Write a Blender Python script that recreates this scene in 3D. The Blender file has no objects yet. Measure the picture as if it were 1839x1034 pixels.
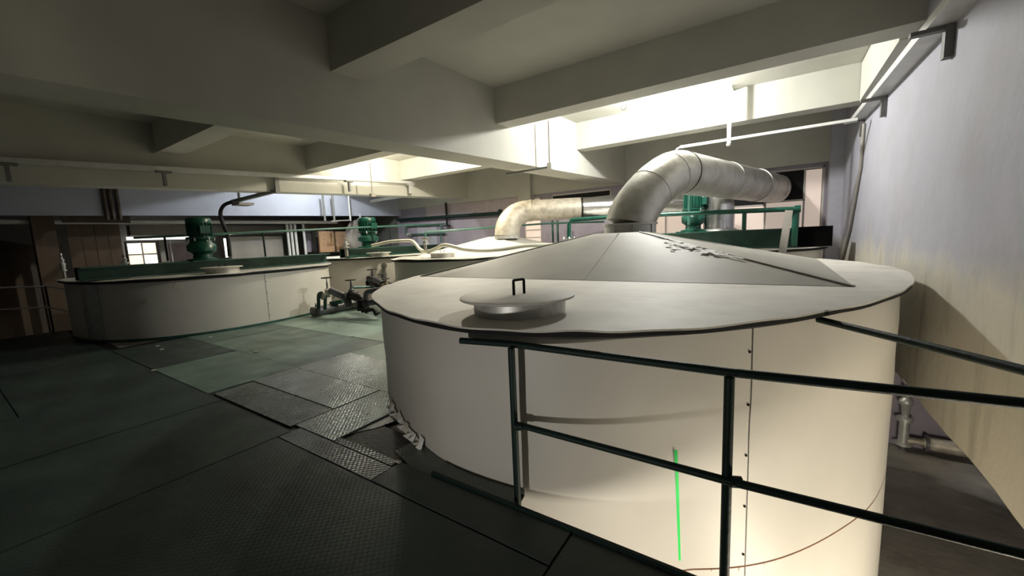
import bpy, bmesh, math, random
from mathutils import Vector, Matrix
random.seed(7)
V = Vector
scene = bpy.context.scene
COL = scene.collection
# ------------------------------------------------------------------ camera
FPX = 710.0
roll = math.atan(.042); pitch = math.atan(87/710); yaw = math.radians(33.8)
CAM = V((0, 0, 1.65))
fw = V((-math.sin(yaw)*math.cos(pitch), math.cos(yaw)*math.cos(pitch), -math.sin(pitch)))
r0 = V((math.cos(yaw), math.sin(yaw), 0)); u0 = r0.cross(fw)
RT = r0*math.cos(roll) - u0*math.sin(roll); UP = u0*math.cos(roll) + r0*math.sin(roll)
cd = bpy.data.cameras.new('camera'); cam = bpy.data.objects.new('camera', cd); COL.objects.link(cam)
cd.sensor_width = 36; cd.lens = 36*FPX/1839; cd.clip_start = .05; cd.clip_end = 100
m = Matrix((RT, UP, -fw)).transposed().to_4x4(); m.translation = CAM; cam.matrix_world = m
scene.camera = cam
# ------------------------------------------------------------------ world, lights, exposure
scene.view_settings.view_transform = 'Standard'; scene.view_settings.look = 'None'
scene.view_settings.gamma = 1; scene.view_settings.use_curve_mapping = False
scene.view_settings.exposure = 0.0
w = bpy.data.worlds.new('night'); scene.world = w; w.use_nodes = True
w.node_tree.nodes['Background'].inputs[0].default_value = (.5, .55, .6, 1)
w.node_tree.nodes['Background'].inputs[1].default_value = .004
def point(name, loc, power, color, r=.05):
    l = bpy.data.lights.new(name, 'POINT'); l.energy = power; l.color = color; l.shadow_soft_size = r
    o = bpy.data.objects.new(name, l); o.location = loc; COL.objects.link(o); return o
def area(name, loc, target, power, color, sx, sy):
    l = bpy.data.lights.new(name, 'AREA'); l.shape = 'RECTANGLE'; l.size = sx; l.size_y = sy; l.energy = power; l.color = color
    o = bpy.data.objects.new(name, l); o.location = loc; COL.objects.link(o)
    o.rotation_euler = (V(target)-V(loc)).to_track_quat('-Z', 'Y').to_euler(); return o
LAMP1 = (-2.1, 8.95, 4.5); LAMP2 = (-8.0, 8.95, 4.5); LAMP3 = (-13.3, 8.95, 4.46)
point('lamp_light_one', LAMP1, 720, (1, .985, .95), .09)
point('lamp_light_two', LAMP2, 600, (1, .91, .74), .07)
LAMP4 = (-11.4, 8.65, 4.45)
point('lamp_light_four', LAMP4, 110, (1, .93, .80), .12)
point('lamp_light_three', LAMP3, 420, (.93, .97, 1), .07)
point('lower_lamp_light', (1.05, -.1, -.95), 260, (1, .91, .76), .45)
point('lower_lamp_light', (2.0, 2.8, -2.0), 230, (1, .90, .72), .3)
tl = bpy.data.lights.new('added_fill_light', 'SPOT'); tl.energy = 105; tl.color = (1, .95, .88); tl.shadow_soft_size = .06; tl.spot_size = math.radians(74); tl.spot_blend = 1.0  # added fill spot behind the camera, brightens the near tank front
to = bpy.data.objects.new('added_fill_light', tl); to.location = (-1.3, -1.3, .42); COL.objects.link(to); to.rotation_euler = (V((-1.6, 2.1, .85))-V(to.location)).to_track_quat('-Z', 'Y').to_euler()
point('back_room_light', (-18.6, 7.2, 2.3), 7, (1, .93, .82), .1)

# ------------------------------------------------------------------ helpers
def at(px, py, axis, val):
    d = fw + RT*((px-919.5)/FPX) + UP*((517-py)/FPX)
    i = 'xyz'.index(axis); t = (val-CAM[i])/d[i]
    return CAM + d*t
def dep(px, py, depth):
    return CAM + (fw + RT*((px-919.5)/FPX) + UP*((517-py)/FPX))*depth
def mat(name, c, rough=.6, metal=0, var=.12, scale=4, bump=.0, bscale=30, c2=None, c2amt=.5, c2scale=2.0, coat=0, stretch=None):
    mt = bpy.data.materials.new(name); mt.use_nodes = True; nt = mt.node_tree; n = nt.nodes; L = nt.links
    b = n['Principled BSDF']; b.inputs['Roughness'].default_value = rough; b.inputs['Metallic'].default_value = metal
    b.inputs['Coat Weight'].default_value = coat
    tc = n.new('ShaderNodeTexCoord'); src = tc.outputs['Object']
    if stretch:
        mp = n.new('ShaderNodeMapping'); mp.inputs['Scale'].default_value = stretch; L.new(src, mp.inputs[0]); src = mp.outputs[0]
    ns = n.new('ShaderNodeTexNoise'); ns.inputs['Scale'].default_value = scale; ns.inputs['Detail'].default_value = 6; L.new(src, ns.inputs[0])
    rp = n.new('ShaderNodeValToRGB'); rp.color_ramp.elements[0].position = .3; rp.color_ramp.elements[1].position = .7
    rp.color_ramp.elements[0].color = tuple(x*(1-var) for x in c)+(1,); rp.color_ramp.elements[1].color = tuple(min(1, x*(1+var)) for x in c)+(1,)
    L.new(ns.outputs[0], rp.inputs[0]); out = rp.outputs[0]
    if c2:
        n2 = n.new('ShaderNodeTexNoise'); n2.inputs['Scale'].default_value = c2scale; n2.inputs['Detail'].default_value = 8; n2.inputs['Roughness'].default_value = .65
        L.new(src, n2.inputs[0])
        r2 = n.new('ShaderNodeValToRGB'); r2.color_ramp.elements[0].position = .5; r2.color_ramp.elements[1].position = .68
        r2.color_ramp.elements[1].color = (c2amt, c2amt, c2amt, 1); L.new(n2.outputs[0], r2.inputs[0])
        mx = n.new('ShaderNodeMixRGB'); L.new(r2.outputs[0], mx.inputs[0]); L.new(out, mx.inputs[1]); mx.inputs[2].default_value = c2+(1,); out = mx.outputs[0]
    L.new(out, b.inputs['Base Color'])
    if bump:
        n3 = n.new('ShaderNodeTexNoise'); n3.inputs['Scale'].default_value = bscale; n3.inputs['Detail'].default_value = 5; L.new(src, n3.inputs[0])
        bp = n.new('ShaderNodeBump'); bp.inputs['Strength'].default_value = bump; bp.inputs['Distance'].default_value = .02
        L.new(n3.outputs[0], bp.inputs['Height']); L.new(bp.outputs[0], b.inputs['Normal'])
    mt['bsdf'] = 1
    return mt
def emit(name, c, s):
    mt = bpy.data.materials.new(name); mt.use_nodes = True; b = mt.node_tree.nodes['Principled BSDF']
    b.inputs['Base Color'].default_value = c+(1,); b.inputs['Emission Color'].default_value = c+(1,); b.inputs['Emission Strength'].default_value = s
    return mt
M = dict(
 ceil=mat('ceiling_plaster', (.47, .465, .41), .85, var=.05, scale=1.5, bump=.12, bscale=9),
 wall=mat('lavender_wall_paint', (.42, .42, .475), .7, var=.07, scale=1.2, bump=.25, bscale=6, c2=(.30, .28, .26), c2amt=.5, c2scale=.9),
 bluewall=mat('pale_blue_wall_paint', (.40, .42, .50), .7, var=.05, scale=2, bump=.1, bscale=8),
 purple=mat('faded_purple_wall_paint', (.30, .27, .32), .75, var=.1, scale=2, bump=.15, bscale=8),
 pink=mat('pink_wall_paint', (.45, .38, .39), .8, var=.08, scale=5),
 shell=mat('cream_tank_paint', (.64, .615, .555), .48, var=.05, scale=1.2, bump=.03, bscale=3),
 lid=mat('dusty_cream_lid_paint', (.64, .62, .56), .62, var=.09, scale=2.2, bump=.12, bscale=6, c2=(.45, .41, .34), c2amt=.5, c2scale=1.6),
 cone=mat('dusty_cone_paint_with_shade', (.34, .33, .29), .6, var=.10, scale=1.6, bump=.12, bscale=5, c2=(.34, .31, .26), c2amt=.5, c2scale=1.4),  # darker than the lid: shade of the slope put into the colour, plus dust
 rust=mat('rust', (.22, .09, .04), .9, var=.3, scale=12),
 flake=mat('bare_primer_flake', (.85, .84, .80), .7, var=.05),
 black=mat('black_parts_and_gap_shade', (.006, .006, .006), .85, var=.2),
 darksteel=mat('dark_steel', (.035, .033, .03), .5, .6, var=.2, bump=.2),
 rail=mat('dark_green_rail_paint', (.004, .018, .014), .55, var=.3, scale=9, bump=.15, bscale=40),
 green=mat('green_machine_paint', (.008, .070, .046), .3, var=.25, scale=6, bump=.1, bscale=20),
 beamgreen=mat('dusty_green_beam_paint', (.02, .075, .055), .45, var=.35, scale=3, c2=(.07, .13, .10), c2amt=.6, c2scale=2, bump=.1),
 pipegreen=mat('pale_green_pipe_paint', (.05, .14, .11), .35, var=.2, scale=8),
 alu=mat('aluminium_cladding', (.56, .55, .52), .42, .5, var=.12, scale=5, bump=.25, bscale=7, c2=(.30, .26, .20), c2amt=.5, c2scale=3),
 alushine=mat('bright_aluminium_cladding', (.66, .66, .65), .22, .95, var=.08, scale=5, bump=.3, bscale=9),
 aludust=mat('dusty_aluminium_cladding', (.50, .46, .38), .55, .4, var=.2, scale=7, bump=.3, bscale=14, c2=(.26, .22, .17), c2amt=.6, c2scale=4),
 steel=mat('galvanised_steel', (.58, .58, .56), .45, .6, var=.15, scale=10),
 brass=mat('tarnished_brass', (.38, .30, .18), .4, .8, var=.3, scale=20),
 rustpipe=mat('grimy_dark_pipe', (.13, .13, .14), .45, .3, var=.3, scale=9, bump=.25, bscale=25),
 concrete=mat('lower_concrete', (.27, .25, .225), .6, var=.3, scale=1.6, bump=.3, bscale=8, c2=(.42, .39, .34), c2amt=.5, c2scale=1.8),
 white=mat('white_paint', (.75, .75, .72), .5, var=.06),
 trayp=mat('grey_tray_paint', (.55, .55, .53), .45, .3, var=.1),
 traydark=mat('dark_bracket_paint', (.16, .16, .15), .6, .2, var=.15),
 hose=mat('cream_hose_rubber', (.66, .64, .54), .5, var=.06),
 greenlight=mat('painted_green_light', (.02, .95, .15), .5, var=.02),
 brown=mat('brown_board', (.085, .055, .03), .6, var=.25, scale=3, stretch=(1, 1, .2), c2=(.12, .08, .05), c2amt=.6),
 kraft=mat('peeling_kraft_board', (.50, .31, .18), .8, var=.25, scale=4, c2=(.28, .18, .12), c2amt=.8, c2scale=4),
 wood=mat('dark_wood', (.06, .04, .025), .6, var=.3),
 greypanel=mat('grey_room_panel', (.30, .28, .25), .5, .2, var=.15, scale=2, stretch=(1, 1, .3)),
 creamglass=emit('backlit_frosted_glass', (.80, .66, .58), .42),
 lidlit=mat('cream_lid_paint_with_light', (.78, .76, .69), .3, var=.04),  # far lids: their strong light put into a lighter colour
 frame=mat('window_frame_paint', (.55, .52, .48), .5, var=.06),
 litglass=emit('lit_window_glass', (1, .80, .55), 1.6),
 litwhite=emit('lit_white_glass', (1, .97, .92), 2.5),
 glow=emit('lamp_tube_glass', (1, 1, .95), 6),
 debris=mat('plaster_debris', (.6, .56, .48), .9, var=.2, scale=20),
)
# checker-plate floor: green paint worn to bare tread, wet gloss on some plates
def floor_mat(name, c, rough, treadbump, worn):
    mt = bpy.data.materials.new(name); mt.use_nodes = True; nt = mt.node_tree; n = nt.nodes; L = nt.links
    b = n['Principled BSDF']; tc = n.new('ShaderNodeTexCoord')
    ns = n.new('ShaderNodeTexNoise'); ns.inputs['Scale'].default_value = 1.3; ns.inputs['Detail'].default_value = 8; L.new(tc.outputs['Object'], ns.inputs[0])
    rp = n.new('ShaderNodeValToRGB'); rp.color_ramp.elements[0].position = .35; rp.color_ramp.elements[1].position = .72
    rp.color_ramp.elements[0].color = tuple(x*.75 for x in c)+(1,); rp.color_ramp.elements[1].color = tuple(x*1.35+worn for x in c)+(1,)
    L.new(ns.outputs[0], rp.inputs[0]); L.new(rp.outputs[0], b.inputs['Base Color'])
    r2 = n.new('ShaderNodeMapRange'); r2.inputs[1].default_value = .3; r2.inputs[2].default_value = .7; r2.inputs[3].default_value = rough*.75; r2.inputs[4].default_value = rough*1.3
    n4 = n.new('ShaderNodeTexNoise'); n4.inputs['Scale'].default_value = 2.7; n4.inputs['Detail'].default_value = 4; L.new(tc.outputs['Object'], n4.inputs[0])
    L.new(n4.outputs[0], r2.inputs[0]); L.new(r2.outputs[0], b.inputs['Roughness'])
    # lozenge tread: two crossed waves
    mp = n.new('ShaderNodeMapping'); mp.inputs['Rotation'].default_value = (0, 0, math.radians(45)); L.new(tc.outputs['Object'], mp.inputs[0])
    vo = n.new('ShaderNodeTexVoronoi'); vo.inputs['Scale'].default_value = 32; vo.inputs['Randomness'].default_value = .15; L.new(mp.outputs[0], vo.inputs[0])
    bp = n.new('ShaderNodeBump'); bp.inputs['Strength'].default_value = treadbump; bp.inputs['Distance'].default_value = .006; bp.invert = True
    L.new(vo.outputs['Distance'], bp.inputs['Height'])
    n5 = n.new('ShaderNodeTexNoise'); n5.inputs['Scale'].default_value = 2.2; n5.inputs['Detail'].default_value = 3; L.new(tc.outputs['Object'], n5.inputs[0])
    bp2 = n.new('ShaderNodeBump'); bp2.inputs['Strength'].default_value = .35; bp2.inputs['Distance'].default_value = .03
    L.new(n5.outputs[0], bp2.inputs['Height']); L.new(bp.outputs[0], bp2.inputs['Normal']); L.new(bp2.outputs[0], b.inputs['Normal'])
    return mt
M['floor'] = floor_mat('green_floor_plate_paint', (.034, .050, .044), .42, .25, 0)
M['floorlit'] = floor_mat('green_floor_plate_painted_lit', (.24, .33, .28), .36, .25, 0)  # lightened copy of the floor green, lamplight put into the colour
M['floorhalflit'] = floor_mat('green_floor_plate_painted_half_lit', (.11, .16, .135), .38, .25, 0)  # in-between copy, painted step in the fading lamplight
M['pitch'] = mat('beam_end_shade', (.002, .002, .002), .95, var=.1); M['pitch'].node_tree.nodes['Principled BSDF'].inputs['Specular IOR Level'].default_value = .05
M['rail'].node_tree.nodes['Principled BSDF'].inputs['Specular IOR Level'].default_value = .3
M['tread'] = floor_mat('worn_tread_plate', (.26, .29, .29), .24, .9, .05)
M['tread'].node_tree.nodes['Principled BSDF'].inputs['Metallic'].default_value = .75
M['treaddull'] = floor_mat('dull_tread_plate', (.10, .12, .11), .26, .6, .03)

class MB:
    def __init__(s): s.b = bmesh.new()
    def box(s, p0, p1):
        x0, y0, z0 = p0; x1, y1, z1 = p1
        return s.hexa([(x0,y0,z0),(x1,y0,z0),(x1,y1,z0),(x0,y1,z0),(x0,y0,z1),(x1,y0,z1),(x1,y1,z1),(x0,y1,z1)])
    def hexa(s, pts):
        v = [s.b.verts.new(p) for p in pts]
        for f in ((0,3,2,1),(4,5,6,7),(0,1,5,4),(1,2,6,5),(2,3,7,6),(3,0,4,7)): s.b.faces.new([v[i] for i in f])
        return s
    def bar(s, a, b, w, h, up=(0,0,1)):
        a = V(a); b = V(b); d = (b-a).normalized(); u = V(up)
        if abs(d.dot(u)) > .98: u = V((1,0,0))
        r = d.cross(u).normalized(); u = r.cross(d).normalized(); r = r*w/2; u = u*h/2
        return s.hexa([a-r-u, a+r-u, b+r-u, b-r-u, a-r+u, a+r+u, b+r+u, b-r+u])
    def tube(s, pts, rad, n=14, cap=True):
        pts = [V(p) for p in pts]; rads = rad if isinstance(rad, (list, tuple)) else [rad]*len(pts)
        rings = []; prev = None
        for i, p in enumerate(pts):
            d = (pts[min(i+1, len(pts)-1)] - pts[max(i-1, 0)])
            d = d.normalized() if d.length > 1e-9 else V((0,0,1))
            if prev is None:
                u = V((0,0,1)) if abs(d.z) < .9 else V((1,0,0)); u = (u - d*u.dot(d)).normalized()
            else:
                u = prev - d*prev.dot(d); u = u.normalized()
            prev = u; r = d.cross(u)
            rings.append([s.b.verts.new(p + (u*math.cos(2*math.pi*k/n) + r*math.sin(2*math.pi*k/n))*rads[i]) for k in range(n)])
        for a, b in zip(rings, rings[1:]):
            for k in range(n):
                f = s.b.faces.new((a[k], a[(k+1) % n], b[(k+1) % n], b[k])); f.smooth = True
        if cap:
            s.b.faces.new(rings[0][::-1]); s.b.faces.new(rings[-1])
        return s
    def cyl(s, c, r, h, n=24, axis=(0,0,1)):
        c = V(c); a = V(axis).normalized()*h; return s.tube([c, c+a], r, n)
    def lathe(s, c, prof, n=24, axis=(0,0,1)):
        c = V(c); a = V(axis).normalized()
        pts = [c + a*z for r, z in prof]; rr = [max(r, .0005) for r, z in prof]
        u = V((0,0,1)) if abs(a.z) < .9 else V((1,0,0)); u = (u-a*u.dot(a)).normalized(); r_ = a.cross(u)
        rings = [[s.b.verts.new(p + (u*math.cos(2*math.pi*k/n)+r_*math.sin(2*math.pi*k/n))*q) for k in range(n)] for p, q in zip(pts, rr)]
        for A, B in zip(rings, rings[1:]):
            for k in range(n):
                f = s.b.faces.new((A[k], A[(k+1) % n], B[(k+1) % n], B[k])); f.smooth = True
        s.b.faces.new(rings[0][::-1]); s.b.faces.new(rings[-1]); return s
    def grid(s, rows, closed=True, smooth=True):
        R = [[s.b.verts.new(p) for p in r] for r in rows]
        for a, b in zip(R, R[1:]):
            n = len(a)
            for k in range(n if closed else n-1):
                f = s.b.faces.new((a[k], a[(k+1) % n], b[(k+1) % n], b[k])); f.smooth = smooth
        return R
    def poly(s, pts, thick=None):
        v = [s.b.verts.new(p) for p in pts]; f = s.b.faces.new(v)
        if thick:
            r = bmesh.ops.extrude_face_region(s.b, geom=[f]); 
            bmesh.ops.translate(s.b, verts=[e for e in r['geom'] if isinstance(e, bmesh.types.BMVert)], vec=V(thick))
        return s
    def build(s, name, m, parent=None, bevel=0, label=None, kind=None):
        bmesh.ops.recalc_face_normals(s.b, faces=s.b.faces[:])
        for e in s.b.edges:
            if len(e.link_faces) == 2 and e.calc_face_angle(0) > .9: e.smooth = False
        me = bpy.data.meshes.new(name); s.b.to_mesh(me); s.b.free(); me.materials.append(M[m] if isinstance(m, str) else m)
        o = bpy.data.objects.new(name, me); COL.objects.link(o)
        if parent:
            o.parent = parent; o.matrix_parent_inverse = Matrix.Translation(-root_loc(parent))
        if bevel:
            b = o.modifiers.new('bevel', 'BEVEL'); b.width = bevel; b.segments = 2; b.limit_method = 'ANGLE'; b.angle_limit = .7
        if label: o['label'] = label
        if kind: o['kind'] = kind
        return o
def root_loc(o):
    v = V((0,0,0))
    while o:
        v = v + o.location; 
        if o.parent: v = v + o.matrix_parent_inverse.translation
        o = o.parent
    return v
def empty(name, loc, label, cat, group=None):
    o = bpy.data.objects.new(name, None); COL.objects.link(o); o.location = loc; o.empty_display_size = .1
    return tag(o, label, cat, group)
def tag(o, label, cat, group=None):
    o['label'] = label; o['category'] = cat
    if group: o['group'] = group
    return o
def struct(o): o['kind'] = 'structure'; return o
def arc(c, u, v, r, a0, a1, n=8):
    c = V(c); u = V(u); v = V(v)
    return [c + (u*math.cos(a0+(a1-a0)*i/n) + v*math.sin(a0+(a1-a0)*i/n))*r for i in range(n+1)]
def bend(pts, r, n=6):
    """round the corners of a polyline"""
    pts = [V(p) for p in pts]; out = [pts[0]]
    for a, b, c in zip(pts, pts[1:], pts[2:]):
        d1 = (a-b); d2 = (c-b); k = min(r, d1.length*.49, d2.length*.49)
        p = b+d1.normalized()*k; q = b+d2.normalized()*k
        for i in range(n+1):
            t = i/n; out.append(p*(1-t)**2 + b*2*t*(1-t) + q*t*t)
    out.append(pts[-1]); return out
def catmull(P, sub, closed=True):
    n = len(P); out = []
    for i in range(n if closed else n-1):
        p0, p1, p2, p3 = [V(P[(i+k) % n]) if closed else V(P[min(max(i+k, 0), n-1)]) for k in (-1, 0, 1, 2)]
        for j in range(sub):
            t = j/sub
            out.append(.5*((2*p1)+(p2-p0)*t+(2*p0-5*p1+4*p2-p3)*t*t+(3*p1-p0-3*p2+p3)*t**3))
    if not closed: out.append(V(P[-1]))
    return out

def low_warm_tint(mt, low, zlev):
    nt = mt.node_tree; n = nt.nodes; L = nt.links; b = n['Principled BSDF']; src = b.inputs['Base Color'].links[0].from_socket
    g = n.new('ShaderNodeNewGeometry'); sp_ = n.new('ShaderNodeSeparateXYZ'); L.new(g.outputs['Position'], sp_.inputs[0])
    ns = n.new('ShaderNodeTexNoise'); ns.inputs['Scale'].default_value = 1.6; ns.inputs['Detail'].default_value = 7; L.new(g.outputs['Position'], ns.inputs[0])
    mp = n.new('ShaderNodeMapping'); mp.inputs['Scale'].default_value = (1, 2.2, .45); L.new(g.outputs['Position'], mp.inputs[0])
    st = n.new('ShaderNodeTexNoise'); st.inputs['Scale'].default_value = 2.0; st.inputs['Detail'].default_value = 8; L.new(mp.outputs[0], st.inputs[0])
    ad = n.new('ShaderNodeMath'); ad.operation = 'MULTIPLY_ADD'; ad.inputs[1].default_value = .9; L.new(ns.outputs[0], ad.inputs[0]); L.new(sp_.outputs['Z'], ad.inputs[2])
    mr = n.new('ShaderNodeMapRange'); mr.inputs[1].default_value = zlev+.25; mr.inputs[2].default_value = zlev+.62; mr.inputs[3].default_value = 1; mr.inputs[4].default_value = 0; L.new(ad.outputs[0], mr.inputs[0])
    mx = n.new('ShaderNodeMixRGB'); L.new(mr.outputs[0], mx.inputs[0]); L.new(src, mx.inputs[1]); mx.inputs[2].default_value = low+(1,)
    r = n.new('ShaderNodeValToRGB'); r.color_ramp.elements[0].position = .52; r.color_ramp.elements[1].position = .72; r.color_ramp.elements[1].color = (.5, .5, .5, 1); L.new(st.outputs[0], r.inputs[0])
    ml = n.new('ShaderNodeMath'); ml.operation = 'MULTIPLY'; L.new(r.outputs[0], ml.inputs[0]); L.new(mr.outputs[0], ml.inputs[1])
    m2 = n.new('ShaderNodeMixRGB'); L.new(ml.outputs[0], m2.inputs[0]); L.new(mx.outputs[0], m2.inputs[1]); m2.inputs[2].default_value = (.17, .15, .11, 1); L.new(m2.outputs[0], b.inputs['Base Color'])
M['wallright'] = mat('lavender_wall_with_low_warm_light_and_stains', (.37, .37, .42), .7, var=.07, scale=1.2, bump=.4, bscale=7, c2=(.30, .29, .29), c2amt=.4, c2scale=.9)
low_warm_tint(M['wallright'], (.52, .49, .41), 1.25)  # warm lamplight on the lower wall put into the colour as cream, plus stains
# ------------------------------------------------------------------ setting
XR = 1.4; YB = 14.0; ZC = 4.72; ZL = -2.5
# upper walkway floor of steel plates on a dark deck
deck = MB()
deck.box((-13.6, -4, -.12), (-2.05, 1.86, -.012)); deck.box((-2.05, -4, -.12), (XR, 1.86, -.012)); deck.box((-9.9, 1.86, -.12), (-3.2, 8.4, -.012))
deck.box((-13.6, -4, -.12), (-13.3, 1.9, -.012)); deck.box((-3.2, 1.86, -.12), (-2.35, 2.2, -.012))
floor = struct(deck.build('floor', 'darksteel'))
def plate(x0, x1, y0, y1, mt, tilt=0, cut=None):
    g = .006; z = random.uniform(0, .004)
    b = MB(); zz = [z+random.uniform(0, .006)*1 for _ in range(4)]
    b.hexa([(x0+g,y0+g,-.012),(x1-g,y0+g,-.012),(x1-g,y1-g,-.012),(x0+g,y1-g,-.012),
            (x0+g,y0+g,zz[0]),(x1-g,y0+g,zz[1]),(x1-g,y1-g,zz[2]),(x0+g,y1-g,zz[3])])
    b.build('floor_plate', mt, floor)
ys = [-4, -2.4, -1.0, -.1]
for j, (a, b) in enumerate(zip(ys, ys[1:])):
    xs = [-13.6, -10.4-(j % 2)*.6, -7.4-(j % 2)*.5, -4.6+(j % 2)*.5, -1.9, XR]
    for x0, x1 in zip(xs, xs[1:]): plate(x0, x1, a, b, 'floor')
for x0, x1, y0, y1, mt in [
    (-3.62, -.9, -.1, 1.58, 'floor'), (-.9, XR, -.1, 1.86, 'floor'), (-3.62, -2.33, 1.58, 1.78, 'treaddull'), (-2.33, -.9, 1.58, 1.86, 'floor'),
    (-3.72, -3.1, 1.78, 3.2, 'tread'), (-3.1, -2.35, 1.78, 1.86, 'treaddull'),
    (-5.45, -3.72, 1.74, 2.18, 'treaddull'), (-5.5, -3.72, 2.18, 2.75, 'tread'), (-5.5, -3.2, 2.75, 3.57, 'tread'), (-5.5, -3.2, 3.57, 4.25, 'floorlit'),
    (-6.6, -5.5, 2.78, 4.25, 'floorhalflit'), (-8.6, -6.6, 2.78, 4.25, 'floorhalflit'), (-6.5, -5.0, 4.25, 5.1, 'floorlit'), (-5.0, -3.6, 4.25, 5.1, 'floorlit'),
    (-9.9, -6.5, 4.25, 5.1, 'floorlit'), (-9.9, -5.6, 5.1, 6.6, 'floorlit'), (-5.6, -4.2, 5.1, 6.6, 'floorlit'), (-9.9, -5.0, 6.6, 8.3, 'floorlit'),
    (-7.43, -5.5, 1.70, 2.78, 'floorhalflit'), (-9.6, -7.43, 1.70, 2.78, 'floor'), (-9.9, -8.6, 2.78, 4.25, 'floorhalflit'),
    (-5.1, -3.62, -.1, 1.70, 'floor'), (-6.6, -5.1, -.1, 1.70, 'floor'),
    (-9.2, -6.6, .40, 1.70, 'floor'), (-9.2, -6.6, -.1, .40, 'floor'), (-11.3, -9.2, -.1, 1.70, 'floor'), (-13.6, -11.3, -.1, 1.70, 'floor')]:
    plate(x0, x1, y0, y1, mt)
# lower floor
b = MB(); b.box((-22, -6, ZL-.2), (6, 16, ZL)); lf = struct(b.build('floor_lower', 'concrete'))
b = MB(); b.box((1.45, 9.85, ZL), (6, 10.1, 1.0)); struct(b.build('wall_recess', 'purple'))
# right wall panel, ragged lower edge
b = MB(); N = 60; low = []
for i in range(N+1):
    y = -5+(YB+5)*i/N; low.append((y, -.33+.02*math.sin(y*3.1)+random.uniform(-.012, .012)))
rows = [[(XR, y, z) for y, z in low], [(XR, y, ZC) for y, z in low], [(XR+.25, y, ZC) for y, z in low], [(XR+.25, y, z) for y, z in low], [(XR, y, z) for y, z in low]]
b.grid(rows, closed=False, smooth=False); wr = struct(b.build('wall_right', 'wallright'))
# back wall with openings for the windows
b = MB()
wz0, wz1 = 1.35, 3.3
def wallseg(x0, x1, z0, z1): b.box((x0, YB, z0), (x1, YB+.25, z1))
wallseg(-16.3, XR+.25, ZL, wz0); wallseg(-16.3, XR+.25, wz1, ZC)
wallseg(-16.3, -8.65, wz0, wz1); wallseg(-7.85, -7.35, wz0, wz1); wallseg(-4.95, -4.5, wz0, wz1); wallseg(1.06, XR+.25, wz0, wz1)
wallseg(-7.35, -4.95, wz0, 3.02)
wb = struct(b.build('wall_back', 'purple'))
b = MB(); b.box((-16, YB-.12, 3.38), (XR, YB, ZC)); b.box((-8.7, YB-.3, 2.6), (-8.12, YB-.0, ZC)); wbb = b.build('wall_beam', 'ceil', wb)
b = MB(); b.box((1.12, YB-.55, ZL), (XR, YB-.12, ZC)); b.build('corner_pillar', 'wall', wb)
b = MB()
tops = [(-14.2+i*.25, 2.86+.05*math.sin(i*1.7)+random.uniform(-.03, .03)) for i in range(24)]
b.poly([(x, YB-.004, z) for x, z in tops]+[(-8.75, YB-.004, 3.38), (-14.2, YB-.004, 3.38)], (0, .003, 0)); b.build('pink_patch', 'pink', wb)
b = MB(); b.box((-14.9, YB-.006, 1.2), (-13.6, YB, 2.55)); b.build('pale_wall_patch', 'wall', wb)
# ceiling with beams
b = MB(); b.box((-22, -5, ZC), (XR+.3, YB+.25, ZC+.2)); ceil = struct(b.build('ceiling', 'ceil'))
for y0, y1 in ((-.08, .38), (3.44, 3.92), (6.94, 7.38), (10.40, 10.82)):
    b = MB(); b.box((-4.9 if y0 > 5 else -5.3, y0, 4.02), (XR, y1, ZC)); b.build('cross_beam', 'ceil', ceil)
    b = MB(); b.box((-12.2, y0, 4.02), (-5.3, y1, ZC)); b.build('cross_beam', 'ceil', ceil)
    b = MB(); b.box((-16, y0, 4.02), (-12.3, y1, ZC)); b.build('cross_beam', 'ceil', ceil)
def longbeam(name, x0, z0, x1, z1, w0, w1):
    # (x, z) of the near lower edge at y=-4 and at y=14
    b = MB(); K = 2
    b.hexa([(x0, -4, z0), (x1, YB, z1), (x1-w1, YB, z1), (x0-w0, -4, z0), (x0, -4, ZC), (x1, YB, ZC), (x1-w1, YB, ZC), (x0-w0, -4, ZC)])
    b.build(name, 'ceil', ceil)
longbeam('main_beam', -5.65, 3.08, -4.38, 3.45, .55, .80)
longbeam('main_beam', -13.0, 3.0, -11.45, 3.56, .5, .55)
# far left header wall and the dim room behind it
b = MB(); b.hexa([(-16, -5, 2.62), (-16, YB, 3.08), (-16.3, YB, 3.08), (-16.3, -5, 2.62), (-16, -5, ZC), (-16, YB, ZC), (-16.3, YB, ZC), (-16.3, -5, ZC)])
wl = struct(b.build('wall_left', 'bluewall'))
b = MB(); b.box((-21.2, -5, ZL), (-21, YB, 4)); b.box((-21.2, YB-.2, ZL), (-16.3, YB+.1, 4)); b.box((-21.2, -5.1, ZL), (-16, -4.9, 4)); b.box((-21.2, -5, 3.3), (-16.3, YB, 3.4)); b.build('back_room_wall', 'traydark', wl)
b = MB(); b.box((-16.2, -5.1, ZL), (XR+.2, -4.95, ZC)); struct(b.build('wall_near', 'wall'))

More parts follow.
